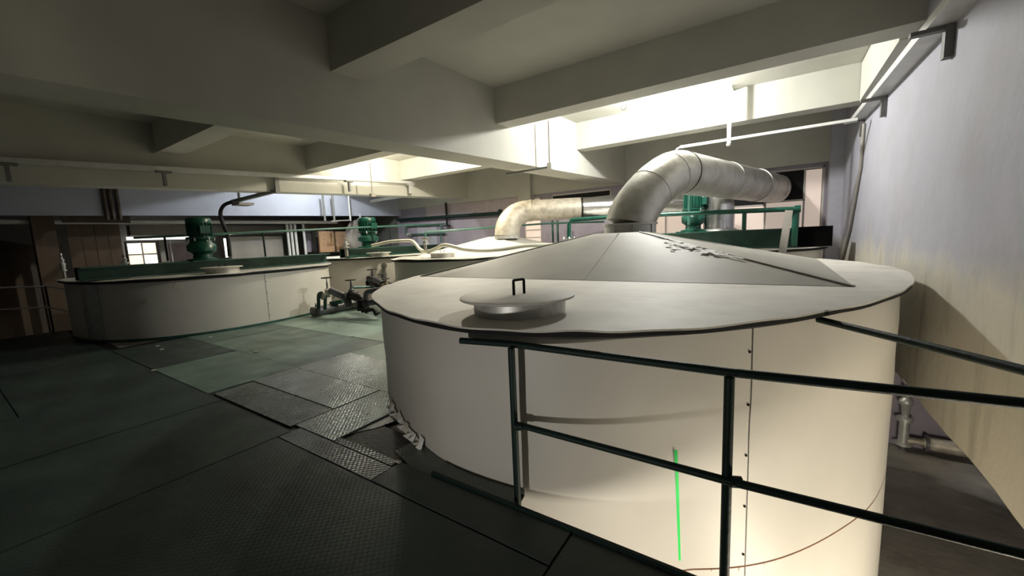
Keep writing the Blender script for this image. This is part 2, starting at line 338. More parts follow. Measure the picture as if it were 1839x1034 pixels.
# windows in the back wall
def window(name, x0, x1, z0, z1, cells, sunk=.08):
    """cells: list of (x0,x1,z0,z1,material)"""
    b = MB(); y = YB+sunk; f = .05
    b.box((x0, y-.04, z1-f), (x1, y+.03, z1)); b.box((x0, y-.04, z0), (x1, y+.03, z0+f)); b.box((x0, y-.04, z0), (x0+f, y+.03, z1)); b.box((x1-f, y-.04, z0), (x1, y+.03, z1))
    o = struct(b.build(name, 'frame'))
    for (a, c, d, e, mt) in cells:
        k = MB(); k.box((a+.02, y-.005, d+.02), (c-.02, y+.01, e-.02)); k.build('pane', mt, o)
        g = MB(); g.bar((a, y-.01, d), (a, y-.01, e), .045, .05); g.bar((a, y-.01, d), (c, y-.01, d), .045, .05); g.build('glazing_bar', 'frame', o)
    return o
window('window_1', -4.5, 1.06, wz0, wz1, [(-4.5, -3.1, wz0, 2.35, 'creamglass'), (-3.1, -1.7, wz0, 2.35, 'creamglass'), (-1.7, -.3, wz0, 2.35, 'creamglass'), (-.3, .62, wz0, 2.42, 'creamglass'),
    (.62, 1.02, wz0, 3.25, 'creamglass'), (-4.5, -3.1, 2.35, 3.25, 'black'), (-3.1, -1.7, 2.35, 3.25, 'black'), (-1.7, -.3, 2.35, 3.25, 'black'), (-.3, .62, 2.42, 3.25, 'black')])
window('window_2', -8.65, -7.85, wz0, wz1, [(-8.65, -7.85, wz0, 1.7, 'creamglass'), (-8.65, -7.85, 1.7, 2.0, 'creamglass'), (-8.65, -7.85, 2.0, 3.25, 'creamglass')])
window('window_3', -7.35, -4.95, 3.02, wz1, [(-7.35, -4.95, 3.05, wz1-.02, 'black')], .05)
# lit window in the dim room
o = MB(); A = at(226, 436, 'x', -20.6); Bp = at(286, 476, 'x', -20.6)
y0, y1, z0, z1 = A.y, Bp.y, Bp.z, A.z
o.box((-20.62, y0-.05, z0-.06), (-20.56, y1+.05, z0)); o.box((-20.62, y0-.05, z1), (-20.56, y1+.05, z1+.06)); o.box((-20.62, y0-.05, z0), (-20.56, y0, z1)); o.box((-20.62, y1, z0), (-20.56, y1+.05, z1))
wn = struct(o.build('window_4', 'darksteel'))
ym = (y0+y1)/2; zm = (z0+z1)/2
for (a, c, d, e, mt) in ((y0, ym, z0, zm, 'litglass'), (ym, y1, z0, zm, 'litwhite'), (y0, ym, zm, z1, 'litwhite'), (ym, y1, zm, z1, 'litglass')):
    k = MB(); k.box((-20.6, a+.03, d+.03), (-20.58, c-.03, e-.03)); k.build('pane', mt, wn)

# ------------------------------------------------------------------ tanks
def inset(P, c, d): return [V((p.x, p.y)) + (V((c[0], c[1]))-V((p.x, p.y))).normalized()*d for p in P]
def make_tank(outline, c, zt, zb, label, cone, hatch, seams=(), ring=None, near=False, wav=.006, lidmat='lid', conemat='cone', apexr=.40, apexz=None, over=.09, greenfoot=False):
    t = empty('storage_tank', (c[0], c[1], zb), label, 'tank', 'cream painted storage tanks')
    n = len(outline)
    def dent(p, z):
        k = 0
        if near:
            k += .006*math.exp(-((z-.62-.05*math.sin(p.x*1.3))/.16)**2) - .005*math.exp(-((z-.35)/.14)**2)
            k += .004*math.sin(p.x*1.7+z*1.1)*math.sin(z*2.4+p.x*.7)
        return k
    sh = inset(outline, c, over)
    zs = [zb + (zt-.05-zb)*i/28 for i in range(29)] if near else [zb, zt-.05]
    rows = []
    for z in zs:
        r = []
        for p in sh:
            d = (p-V((c[0], c[1]))).normalized(); q = p + d*dent(p, z); r.append((q.x, q.y, z))
        rows.append(r)
    b = MB(); b.grid(rows); b.build('shell', 'shell', t)
    # shade in the gap under the lid, put in as a black ring
    wave = [wav*(math.sin(i*.37)+.7*math.sin(i*.9+1)+.5*math.sin(i*.17+2)) for i in range(n)]
    g = inset(outline, c, .006); g2 = inset(outline, c, over+.01); b = MB()
    b.grid([[(p.x, p.y, zt+min(0, wave[i])-.038) for i, p in enumerate(g)], [(p.x, p.y, zt+wave[i]-.010) for i, p in enumerate(g)], [(p.x, p.y, zt-.008) for p in g2], [(p.x, p.y, zt-.075) for p in g2], [(p.x, p.y, zt+min(0, wave[i])-.038) for i, p in enumerate(g)]]); b.build('gap_shade', 'black', t)
    # lid sheet, wavy thin edge, open ring left for the cone handled by cone sitting on top
    wave = [wav*(math.sin(i*.37)+.7*math.sin(i*.9+1)+.5*math.sin(i*.17+2)) for i in range(n)]
    b = MB(); mid = inset(outline, c, .25)
    top = [(p.x, p.y, zt+wave[i]) for i, p in enumerate(outline)]; bot = [(p.x, p.y, zt+wave[i]-.012) for i, p in enumerate(outline)]
    inn = [(p.x, p.y, zt) for p in mid]; innb = [(p.x, p.y, zt-.012) for p in mid]
    R = b.grid([innb, bot, top, inn]); b.b.faces.new(R[-1]); b.b.faces.new(R[0][::-1])
    b.build('lid', lidmat, t)
    # cone roof: square base to round collar
    x0, x1, y0, y1 = cone; az = apexz or zt+.55; ac = ((x0+x1)/2, (y0+y1)/2)
    K = 12; base = []
    for (ax, ay), (bx, by) in (((x0,y0),(x1,y0)), ((x1,y0),(x1,y1)), ((x1,y1),(x0,y1)), ((x0,y1),(x0,y0))):
        for k in range(K): base.append((ax+(bx-ax)*k/K, ay+(by-ay)*k/K))
    rows = []
    for s_ in range(9):
        u = s_/8; row = []
        for (px, py) in base:
            a = math.atan2(py-ac[1], px-ac[0]); qx, qy = ac[0]+apexr*math.cos(a), ac[1]+apexr*math.sin(a)
            row.append((px+(qx-px)*u, py+(qy-py)*u, zt+.004+(az-zt)*u))
        rows.append(row)
    b = MB(); R = b.grid(rows, smooth=True); b.b.faces.new(R[-1]); 
    co = b.build('cone_roof', conemat, t)
    for e in co.data.edges:
        pass
    # ridge cover strips
    for (px, py) in ((x1, y0), (x0, y0)):
        a = math.atan2(py-ac[1], px-ac[0])
        k = MB(); k.bar((px, py, zt+.008), (ac[0]+apexr*math.cos(a), ac[1]+apexr*math.sin(a), az+.008), .035, .012); k.build('ridge_strip', conemat, co)
    k = MB(); k.bar((ac[0]+.15, y0+.02, zt+.012), (ac[0]+.12, ac[1]-apexr, az+.006), .02, .006); k.build('seam_strip', conemat, co)
    # hatch
    if hatch:
        hx, hy, hr = hatch
        b = MB(); b.lathe((hx, hy, zt-.01), [(hr*.80, 0), (hr*.80, .115), (hr*.78, .115)], 40); hc = b.build('hatch_collar', 'steel' if near else 'alu', t)
        b = MB(); b.lathe((hx-.02, hy, zt+.107), [(hr*.98, 0), (hr, .004), (hr, .018), (hr*.98, .022), (.01, .024)], 48); b.build('hatch_lid', 'lid', hc)
        if near:
            b = MB(); zz = zt+.128; b.tube(bend([(hx-.015, hy-.05, zz), (hx-.015, hy-.05, zz+.115), (hx+.015, hy+.05, zz+.115), (hx+.015, hy+.05, zz)], .012), .011, 8)
            b.build('hatch_handle', 'black', hc)
        else:
            for s_ in (-.06, .06):
                b = MB(); b.cyl((hx, hy+s_, zt+.125), .008, .07, 8); b.build('hatch_handle', 'black', hc)
    # vertical sheet seams with screws, near tank ring seam
    for (sx, sy, s0, s1, screws) in seams:
        p = min(sh, key=lambda q: (q.x-sx)**2+(q.y-sy)**2); i = sh.index(p); q = sh[(i+1) % n]; tg = (q-p).normalized(); nr = (p-V((c[0], c[1]))).normalized()
        b = MB(); K = 16; prev = None
        L_ = []; Rr = []
        for k in range(K+1):
            z = s0+(s1-s0)*k/K; d = dent(p, z)+.0035; e = p+nr*d
            L_.append((e.x-tg.x*.003, e.y-tg.y*.003, z)); Rr.append((e.x+tg.x*.003, e.y+tg.y*.003, z))
        b.grid([L_, Rr], closed=False, smooth=False); b.build('seam', 'darksteel', t)
        for z in screws:
            e = p+nr*(dent(p, z)+.002)+tg*.02; b = MB(); b.lathe((e.x, e.y, z), [(.009, 0), (.007, .006), (.002, .008)], 10, (nr.x, nr.y, 0)); b.build('screw', 'black', t)
    if ring is not None:
        b = MB(); r1 = []; r2 = []
        for i, p in enumerate(sh):
            nr = (p-V((c[0], c[1]))).normalized(); zz = ring(p)
            e = p+nr*(dent(p, zz)+.003); r1.append((e.x, e.y, zz-.004)); r2.append((e.x, e.y, zz+.004))
        b.grid([r1, r2]); b.build('ring_seam', 'rust', t)
        b = MB()
        for k in range(46):
            i = random.randrange(n); p = sh[i]; q = sh[(i+1) % n]; u = random.random(); p = p*(1-u)+q*u
            if p.y > 5 or p.x < -.9: continue
            nr = (p-V((c[0], c[1]))).normalized(); tg = V((-nr.y, nr.x)); zz = ring(p); L = random.uniform(.01, .05); w_ = random.uniform(.001, .003)
            e0 = p+nr*(dent(p, zz)+.004); e1 = p+nr*(dent(p, zz-L)+.004)
            b.poly([(e0.x-tg.x*w_, e0.y-tg.y*w_, zz), (e0.x+tg.x*w_, e0.y+tg.y*w_, zz), (e1.x, e1.y, zz-L)])
        b.build('rust_streak', 'rust', t, kind='stuff')
    if greenfoot:
        g = inset(outline, c, over-.03); b = MB(); b.grid([[(p.x, p.y, 0) for p in g], [(p.x, p.y, .055) for p in g]]); b.build('foot_band', 'beamgreen', t)
    return t
def ell(c, a, bf, bb, n=96, e=2.0):
    out = []
    for k in range(n):
        t = 2*math.pi*k/n; cs, sn = math.cos(t), math.sin(t)
        out.append(V((c[0]+a*abs(cs)**(2/e)*(1 if cs > 0 else -1), c[1]+(bf if sn < 0 else bb)*abs(sn)**(2/e)*(1 if sn > 0 else -1))))
    return out
S1 = 1.1
pts1 = [(-3.39,2.51),(-3.96,3.11),(-4.30,3.60),(-4.58,4.22),(-4.78,5.3),(-4.86,6.4),(-4.5,7.1),(-3.6,7.75),(-2.0,8.1),(-.5,8.1),(.50,7.75),(.95,7.1),(1.12,6.4),(1.14,5.6),(1.05,4.95),(.90,4.33),(.69,3.76),(.31,3.04),(-.05,2.54),(-.51,2.12),(-.86,1.90),(-1.27,1.78),(-1.79,1.77),(-2.27,1.90),(-2.85,2.17)]
out1 = [V((p.x, p.y)) for p in catmull([(x*S1, y*S1, 0) for x, y in pts1], 7)]
tank1 = make_tank(out1, (-2.1, 5.9), 1.10, ZL, 'nearest large cream tank with a dusty hatch lid behind the green handrail', (-4.92, .60, 4.62, 8.5), (-1.63, 2.53, .44),
    seams=[(-.045, 2.8, -.70, 1.04, (.88, .53, .18, -.18, -.53))], ring=lambda p: -.56-.22*max(0, p.x+.4), near=True, apexz=1.68, apexr=.46)
# floor strip hugging the near tank, broken open at one place
P_ = [p for p in inset(out1, (-2.1, 5.9), .083) if p.y < 4.8 and p.x < -1.3]
P_.sort(key=lambda p: math.atan2(p.y-5.9, p.x+2.1))
runs = [[]]
for p in P_:
    if -2.86 < p.x < -2.52: 
        if runs[-1]: runs.append([])
    else: runs[-1].append(p)
for r_ in runs:
    if len(r_) < 2: continue
    b = MB(); o_ = [p+(p-V((-2.1, 5.9))).normalized()*(.62 if p.x < -3 else .22) for p in r_]
    b.grid([[(p.x, p.y, -.006) for p in r_], [(p.x, p.y, -.006) for p in o_], [(p.x, p.y, -.05) for p in o_], [(p.x, p.y, -.05) for p in r_], [(p.x, p.y, -.006) for p in r_]], closed=False, smooth=False)
    b.build('curved_floor_strip', 'treaddull', floor)
# peeled paint along the right ridge of the near cone
b = MB(); ac = V((-2.16, 6.56))
def facet(bx, u):
    a = math.atan2(4.62-ac.y, bx-ac.x); q = V((bx, 4.62, 1.104)).lerp(V((ac.x+.46*math.cos(a), ac.y+.46*math.sin(a), 1.68)), u)
    return q+V((0, -.010, .022))
for k in range(70):
    u0_ = random.gauss(.60, .13); u0_ = min(.85, max(.30, u0_)); w_ = .10+.34*math.exp(-((u0_-.60)/.10)**2)
    bx0 = .52-abs(random.gauss(0, .5))*w_*1.6-.03; su = random.uniform(.008, .026); sx_ = random.uniform(.03, .11)
    b.poly([facet(bx0+sx_*math.cos(a)*r_, u0_+su*math.sin(a)*r_) for a, r_ in ((j_/8*6.283, random.uniform(.5, 1.2)) for j_ in range(8))])
o = b.build('paint_flake', 'flake', tank1, kind='stuff', label='patches of bare white where the paint has peeled')
out2 = ell((-7.6, 10.1), 2.45, 3.3, 2.9)
tank2 = make_tank(out2, (-7.6, 10.1), 1.25, ZL, 'cream tank behind the nearest one, with a long pale hose lying across its roof', (-9.2, -5.6, 8.5, 12.5), (-7.45, 7.85, .40), wav=.01, apexz=1.76, apexr=.36, lidmat='lidlit', conemat='lid')
out3 = ell((-12.15, 9.95), 2.45, 2.95, 2.6)
tank3 = make_tank(out3, (-12.15, 9.95), 1.29, ZL, 'cream tank behind the cluster of handwheel valves at the end of the walkway', (-14.2, -12.2, 9.2, 11.8), (-10.55, 8.22, .38), apexz=1.5, lidmat='lidlit')
out4 = ell((-11.95, 4.0), 2.6, 2.45, 2.9, e=2.25)
tank4 = make_tank(out4, (-11.95, 4.0), 1.2, ZL, 'cream tank on the left side of the walkway with a green strip around its foot', (-14.1, -12.6, 2.9, 5.6), (-9.95, 3.65, .38),
    seams=[(-9.4, 4.2, .06, 1.14, (.95, .7, .45, .2))], greenfoot=True, apexz=1.4, lidmat='lidlit')
b = MB(); b.lathe((-9.50, 2.72, 1.03), [(.075, 0), (.07, .01)], 16, (1, -.12, 0)); tank4_plate = b.build('name_plate', 'greypanel', tank4)
P4 = inset(out4, (-11.95, 4.0), .078); pj = []
for p in P4:
    v = V((p.x, p.y, .5))-CAM; X_ = 919.5+FPX*v.dot(RT)/v.dot(fw)
    if 150 < X_ < 186 and p.y < 3: pj.append(p)
pj.sort(key=lambda p: p.x)
if len(pj) > 1:
    b = MB(); b.grid([[(p.x, p.y, .04) for p in pj], [(p.x, p.y, 1.13) for p in pj]], closed=False); b.build('sheet_patch', 'steel', tank4, label='bare shiny metal sheet at the end of the tank')
out5 = ell((-1.75, 11.55), 2.75, 2.2, 2.1)
tank5 = make_tank(out5, (-1.75, 11.55), 1.22, ZL, 'cream tank under the window near the right wall, mostly behind the nearest tank', (-3.8, -2.6, 11.2, 12.6), None, apexz=1.4, lidmat='lidlit')
# brackets on the cone vents: collars
def collar(parent, c, r, z0, z1):
    b = MB(); b.lathe((c[0], c[1], z0), [(r*.93, 0), (r*1.0, .015), (r*1.0, (z1-z0)*.8), (r*1.06, (z1-z0)*.82), (r*1.06, z1-z0)], 32); o = b.build('vent_collar', 'trayp', parent)
    for k in range(3):
        a = -1.9+k*.8; b = MB(); b.bar((c[0]+r*1.01*math.cos(a), c[1]+r*1.01*math.sin(a), z0+.01), (c[0]+r*1.01*math.cos(a), c[1]+r*1.01*math.sin(a), z1), .06, .02, (math.cos(a), math.sin(a), 0)); b.build('collar_clip', 'steel', o)
BASE1 = dep(1131, 402, 7.15)
collar(tank1, (BASE1.x, BASE1.y), .45, 1.66, 1.85)
BASE2 = dep(911, 424, 12.2)
collar(tank2, (BASE2.x, BASE2.y), .38, 1.68, 1.78)

def onshell(out, c, over, px, py):
    P = inset(out, c, over); d = at(px, py, 'y', 30)-CAM; d2 = V((d.x, d.y)); best = None
    for p, q in zip(P, P[1:]+P[:1]):
        e = q-p; den = d2.x*e.y-d2.y*e.x
        if abs(den) < 1e-9: continue
        t_ = (p.x*e.y-p.y*e.x)/den; u_ = (p.x*d2.y-p.y*d2.x)/den
        if t_ > 0 and 0 <= u_ <= 1 and (best is None or t_ < best): best = t_
    return CAM+d*best
# ------------------------------------------------------------------ ducts
def elbow_path(base, up, dirv, R, n=10):
    """vertical rise from base then a quarter bend into horizontal dirv"""
    base = V(base); d = V(dirv).normalized(); c = base + V((0, 0, up)) + d*R
    return [base] + [c - d*R*math.cos(a) + V((0, 0, R*math.sin(a))) for a in [math.pi/2*i/n for i in range(n+1)]]
def bez(p0, p1, p2, p3, n):
    return [p0*(1-t)**3+p1*3*t*(1-t)**2+p2*3*t*t*(1-t)+p3*t**3 for t in [i/n for i in range(n+1)]]
t = empty('exhaust_duct', BASE1, 'thick grey metal duct rising from the nearest tank and bending towards the back window', 'duct')
j = dep(1222, 310, 7.75); endp = dep(1383, 337, 11.0); dd = (endp-j).normalized(); LL = (endp-j).length
base = V((BASE1.x, BASE1.y, 1.83)); path = bez(base, base+V((.04, .02, .34)), j-dd*.62, j, 10)
b = MB(); b.tube(path, [.43, .43, .425, .42]+[.415]*7, 36); b.build('elbow', 'alu', t)
for i in (3, 5, 8):
    p = path[i]; d = (path[i+1]-path[i-1]).normalized(); k = MB(); k.tube([p-d*.007, p+d*.007], .421, 36); k.build('gore_seam', 'alu', t)
segs = [0, LL*.42, LL*.78, LL]
for i, (a, c_) in enumerate(zip(segs, segs[1:])):
    b = MB(); b.tube([j+dd*a, j+dd*(a+.03), j+dd*c_], [.416, .412, .408-.004*i], 36); b.build('duct_section', 'alu', t)
    b = MB(); b.tube([j+dd*(a-.02), j+dd*(a+.02)], .419, 36); b.build('joint_band', 'alu' if i else 'darksteel', t)
k = endp
b = MB(); b.tube(bez(k, k+dd*.2, k+dd*.24+V((-.05, .15, 0)), V((k.x+.18, 13.95, k.z)), 8), .385, 32); b.build('end_elbow', 'alu', t)
t = empty('exhaust_duct', BASE2, 'stained duct rising from the middle tank and running right behind the nearest duct', 'duct')
j = dep(953, 378, 12.3); endp = dep(1236, 363, 11.9); dd = (endp-j).normalized(); LL = (endp-j).length
base = V((BASE2.x, BASE2.y, 1.76)); path = bez(base, base+V((0, 0, .5)), j-dd*.45, j, 8)
b = MB(); b.tube(path, [.39, .385, .38, .37, .36, .35, .34, .33, .32], 28); b.build('elbow', 'aludust', t)
for i in (2, 4, 6):
    p = path[i]; d = (path[i+1]-path[i-1]).normalized(); k = MB(); k.tube([p-d*.008, p+d*.008], .39-.012*i, 28); k.build('gore_seam', 'aludust', t)
b = MB(); b.tube([j, j+dd*LL*.33], .32, 28); b.build('duct_section', 'aludust', t)
b = MB(); b.tube([j-dd*.04, j+dd*.04], .335, 28); b.build('joint_band', 'aludust', t)
b = MB(); b.tube([j+dd*LL*.33, j+dd*LL], .31, 28); b.build('duct_section', 'alushine', t)
b = MB(); b.tube([j+dd*(LL*.33-.03), j+dd*(LL*.33+.03)], .325, 28); b.build('joint_band', 'darksteel', t)
# shiny vent of the tank by the window
t = empty('vent_pipe', (-1.2, 11.6, 1.6), 'short shiny wrinkled metal vent standing on the green beam under the large duct', 'duct')
vx = at(1290, 400, 'y', 11.5)
b = MB(); b.tube([(vx.x, 11.5, 1.68), (vx.x, 11.5, 2.1), (vx.x-.02, 11.5, 2.4), (vx.x-.12, 11.52, 2.62), (vx.x-.34, 11.55, 2.76), (vx.x-.7, 11.6, 2.8)], [.36, .37, .36, .35, .34, .34], 28); b.build('elbow', 'alushine', t)
b = MB(); b.tube([(vx.x, 11.5, 2.06), (vx.x, 11.5, 2.1)], .38, 28); b.build('joint_band', 'alushine', t)
b = MB(); b.lathe((vx.x, 11.5, 1.62), [(.5, 0), (.5, .03), (.4, .06), (.4, .08)], 28); b.build('foot_flange', 'steel', t)

# ------------------------------------------------------------------ green channel beams on the tanks
def channel(p0, p1, h, w, label, m='beamgreen', grp='green steel channel beams across the tank tops'):
    p0 = V(p0); p1 = V(p1); t = empty('channel_beam', p0, label, 'beam', grp)
    d = (p1-p0).normalized(); s = d.cross(V((0, 0, 1))).normalized()*w
    up = V((0, 0, h/2))
    b = MB(); b.bar(p0+up, p1+up, .02, h); b.build('web', m, t)
    b = MB(); b.bar(p0+s*.5+V((0, 0, h)), p1+s*.5+V((0, 0, h)), w, .02); b.build('flange', m, t)
    b = MB(); b.bar(p0+s*.5+V((0, 0, .01)), p1+s*.5+V((0, 0, .01)), w, .02); b.build('flange', m, t)
    b = MB(); b.bar(p0-s+up, p1-s+up, .02, h); b.build('web', m, t)
    b = MB(); b.bar(p0-s*.5+V((0, 0, h)), p1-s*.5+V((0, 0, h)), w, .02); b.build('flange', m, t)
    return t
channel((-10.9, 1.66, 1.215), (-11.1, 6.75, 1.215), .24, .22, 'dark green steel beam lying across the top of the left tank')
channel((-11.15, 7.4, 1.30), (-11.6, 12.3, 1.30), .27, .22, 'green steel beam lying across the top of the tank behind the valves')
cb = channel((-2.9, 10.8, 1.235), (.38, 10.8, 1.235), .40, .25, 'green steel beam lying across the tank under the back window')
b = MB(); b.box((.38, 10.7, 1.235), (.99, 11.25, 1.66)); bx = b.build('shaded_beam_end', 'pitch'); tag(bx, 'black block standing for the shaded right end of the green beam', 'box')  # shade at the beam end, put in as a black block

# ------------------------------------------------------------------ gear motors
def motor(x, y, z, h, r, label, top_dark=False):
    t = empty('gear_motor', (x, y, z), label, 'motor', 'green stirrer motors standing on the tank beams')
    b = MB(); b.box((x-r*1.5, y-r*1.3, z), (x+r*1.5, y+r*1.3, z+.03)); b.build('base_plate', 'green', t)
    b = MB(); b.lathe((x, y, z+.03), [(r*1.25, 0), (r*1.25, .03), (r*.8, .05), (r*.75, h*.13), (r*.95, h*.17), (r*1.15, h*.2), (r*1.2, h*.33), (r*.9, h*.4), (r*.85, h*.47), (r*1.15, h*.48), (r*1.15, h*.52), (r*.9, h*.53)], 24); gb = b.build('gearbox', 'green', t)
    for k in range(6):
        a = k*math.pi/3+.3; b = MB(); b.cyl((x+r*1.08*math.cos(a), y+r*1.08*math.sin(a), z+h*.46), r*.08, h*.09, 6); b.build('bolt', 'steel', gb)
    b = MB(); b.lathe((x, y, z+h*.55), [(r*.86, 0), (r*.88, h*.33)], 24); mo = b.build('motor_body', 'green', t)
    b = MB()
    for k in range(20):
        a = k*math.pi/10; b.bar((x+r*.93*math.cos(a), y+r*.93*math.sin(a), z+h*.57), (x+r*.93*math.cos(a), y+r*.93*math.sin(a), z+h*.86), .012, r*.16, (math.cos(a), math.sin(a), 0))
    b.build('cooling_fin', 'green', mo, kind='stuff')
    b = MB(); b.lathe((x, y, z+h*.86), [(r*1.0, 0), (r*1.02, h*.09), (r*.9, h*.13), (r*.5, h*.14)], 24); b.build('fan_cowl', 'green', t)
    b = MB(); b.box((x+r*.8, y-r*.4, z+h*.62), (x+r*1.35, y+r*.4, z+h*.8)); b.build('terminal_box', 'green', t, .01)
motor(-11.0, 3.68, 1.45, 1.0, .235, 'dark green motor standing on the beam over the left tank')
motor(-11.75, 8.75, 1.56, 1.05, .29, 'shiny green motor standing on the beam over the tank behind the valves')
mp = at(1245, 400, 'y', 11.2)
motor(mp.x, 11.2, 1.64, 1.1, .24, 'green motor half hidden under the large duct beside the shiny vent')

# ------------------------------------------------------------------ foreground handrail
t = empty('handrail', (-1.34, 1.99, 0), 'dark green pipe handrail with two posts in front of the nearest tank', 'railing')
b = MB(); b.tube([(-1.72, 1.93, 1.0), (-1.34, 2.0, 1.0), (-.16, 2.01, 1.0), (.75, 2.10, 1.0), (1.38, 2.16, 1.0)], .021, 14); b.build('top_rail', 'rail', t)
b = MB(); b.tube([(-1.28, 1.955, .5), (-.15, 1.95, .5), (.74, 1.985, .5), (1.38, 2.0, .5)], .019, 14); b.build('middle_rail', 'rail', t)
for x, y in ((-1.33, 1.95), (-.155, 1.97)):
    b = MB(); b.tube([(x, y, -.05), (x, y, .99)], .022, 14); b.build('post', 'rail', t)
    b = MB(); b.tube([(x+.015, y-.02, .5), (x+.06, y-.0, .5)], .026, 12); b.build('weld_collar', 'rail', t)
b = MB(); b.bar((-2.0, 1.86, -.04), (XR, 1.86, -.04), .02, .13); eb = b.build('edge_angle', 'rail', t)
b = MB(); b.tube([at(1468, 573, 'z', 1.02), at(1650, 617, 'z', 1.02), at(1839, 665, 'z', 1.02), (1.37, 1.60, 1.02)], .022, 14); tag(b.build('stair_rail', 'rail'), 'dark rail running from under the nearest lid towards the right wall', 'railing')
# line of green light on the near tank, put in as a coloured strip
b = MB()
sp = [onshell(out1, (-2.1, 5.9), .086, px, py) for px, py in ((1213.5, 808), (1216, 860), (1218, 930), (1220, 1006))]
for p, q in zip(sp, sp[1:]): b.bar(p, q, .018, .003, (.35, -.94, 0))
tag(b.build('green_light_line', 'greenlight'), 'narrow upright line of bright green light, painted as a strip on the nearest tank', 'strip')
# ragged sheet edge and debris where the near tank passes the floor
t = empty('torn_sheet', (-2.6, 2.1, 0), 'torn pale sheet metal edge curling at the foot of the nearest tank', 'sheet')
F_ = [p for p in inset(out1, (-2.1, 5.9), .083) if -3.35 < p.x < -2.25 and p.y < 4]
F_.sort(key=lambda p: p.x)
for k in range(0, len(F_)-2, 1):
    p, q = F_[k], F_[k+1]; n_ = (p-V((-2.1, 5.9))).normalized(); h = random.uniform(.02, .09); o_ = random.uniform(.015, .06)
    b = MB(); b.poly([(p.x+n_.x*.006, p.y+n_.y*.006, h), (q.x+n_.x*.006, q.y+n_.y*.006, random.uniform(.01, .08)), (q.x+n_.x*o_, q.y+n_.y*o_, -.02), ((p.x+q.x)/2+n_.x*(o_+.03), (p.y+q.y)/2+n_.y*(o_+.03), .012), (p.x+n_.x*.03, p.y+n_.y*.03, -.02)], (n_.x*.004, n_.y*.004, .002)); b.build('sheet_flap', 'flake' if k % 3 else 'debris', t)
b = MB(); p = at(716, 828, 'z', .01); b.box((p.x-.03, p.y-.01, 0), (p.x+.02, p.y+.012, .012)); tag(b.build('plaster_chip', 'debris'), 'small pale chip lying on the dark floor by the nearest tank', 'debris')
for k, (px, py) in enumerate(((283, 622), (378, 606), (291, 628), (460, 632), (276, 666), (632, 605))):
    p = at(px, py, 'z', 0); b = MB(); b.poly([(p.x-.03, p.y-.02, .007), (p.x+.02, p.y-.03, .007), (p.x+.04, p.y+.02, .007), (p.x-.01, p.y+.03, .007)], (0, 0, .01))
    tag(b.build('plaster_chip', 'debris'), ['white plaster chip nearest the left tank foot, left of centre of its curve', 'plaster chip at the right part of the left tank foot', 'second plaster chip just below the one at the left tank foot', 'plaster chip at the joint of the floor plates in the middle of the walkway', 'plaster chip on the dark plates where two seams meet at the left', 'lone plaster chip on the pale plates near the nearest tank'][k], 'debris', 'plaster chips on the walkway')

# ------------------------------------------------------------------ valves and pipework between the tanks
def wheel_valve(p, s, label, m='rustpipe', axis=(1, 0, 0), wheelz=.40):
    p = V(p); t = empty('gate_valve', p, label, 'valve', 'gate valves with handwheels beside the far tanks')
    b = MB(); b.tube([p-V(axis)*.14*s, p+V(axis)*.14*s], .07*s, 16); b.lathe(p, [(.085*s, -.05*s), (.09*s, .03*s), (.06*s, .1*s), (.075*s, .11*s), (.075*s, .13*s), (.035*s, .15*s), (.025*s, .2*s)], 16); b.build('valve_body', m, t)
    for k in (-1, 1):
        b = MB(); a = V(axis)*k; b.lathe(p+a*.13*s, [(.11*s, 0), (.11*s, .025*s)], 16, a); b.build('flange', m, t)
    b = MB(); 
    for k in (-1, 1): b.bar(p+V((.03*k*s, 0, .14*s)), p+V((.015*k*s, 0, .32*s)), .014*s, .014*s)
    b.cyl(p+V((0, 0, .15*s)), .011*s, (wheelz-.13)*s, 8); b.build('stem', 'rustpipe', t)
    b = MB(); c = p+V((0, 0, wheelz*s)); R = .12*s; b.tube(arc(c, (1, 0, 0), (0, 1, 0), R, 0, 2*math.pi, 20), .011*s, 8, cap=False)
    for k in range(3):
        a = k*math.pi/3; b.tube([c-V((math.cos(a), math.sin(a), 0))*R, c+V((math.cos(a), math.sin(a), 0))*R], .007*s, 6)
    b.build('handwheel', 'darksteel', t)
    return t
D = 10.0
wheel_valve(dep(589, 529, 9.6), .98, 'leftmost handwheel valve, wrapped in pale tape, beside the left tank', 'debris', (0, 1, 0), .42)
wheel_valve(dep(632, 530, 9.3), 1.0, 'handwheel valve in the middle of the dark pipe cluster', 'rustpipe', (.6, .8, 0), .36)
wheel_valve(dep(670, 508, 10.4), 1.05, 'tallest and farthest handwheel valve of the pipe cluster', 'darksteel', (1, 0, 0), .34)
wheel_valve(dep(688, 512, 10.0), .95, 'handwheel valve just right of the tallest one', 'darksteel', (1, 0, 0), .30)
wheel_valve(dep(694, 516, 9.2), .75, 'rightmost low handwheel valve peeping over the nearest tank lid', 'brass', (1, 0, 0), .27)
def piperun(name, pts, r, m, label, cat='pipe', n=14, br=.12, flanges=(), grp=None):
    t = empty(name, V(pts[0]), label, cat, grp); b = MB(); b.tube(bend(pts, br), r, n); b.build('pipe', m, t)
    for (p, d) in flanges:
        b = MB(); b.lathe(V(p)-V(d).normalized()*.012, [(r*1.7, 0), (r*1.7, .024)], 16, d); b.build('flange', m, t)
    return t
P = dep
a = P(562, 561, 9.35); a.z = .13; c = P(632, 546, 9.4); c.z = .17
a2 = at(561, 560, 'z', .12); c2 = at(645, 544, 'z', .14)
piperun('drain_pipe', [a2, c2], .12, 'rustpipe', 'thick grimy pipe lying on the walkway in front of the valves', )
piperun('drain_pipe', [P(594, 522, 9.5), P(622, 534, 9.3), P(628, 552, 9.3)], .085, 'rustpipe', 'grimy elbow pipe leading down from the leftmost valve')
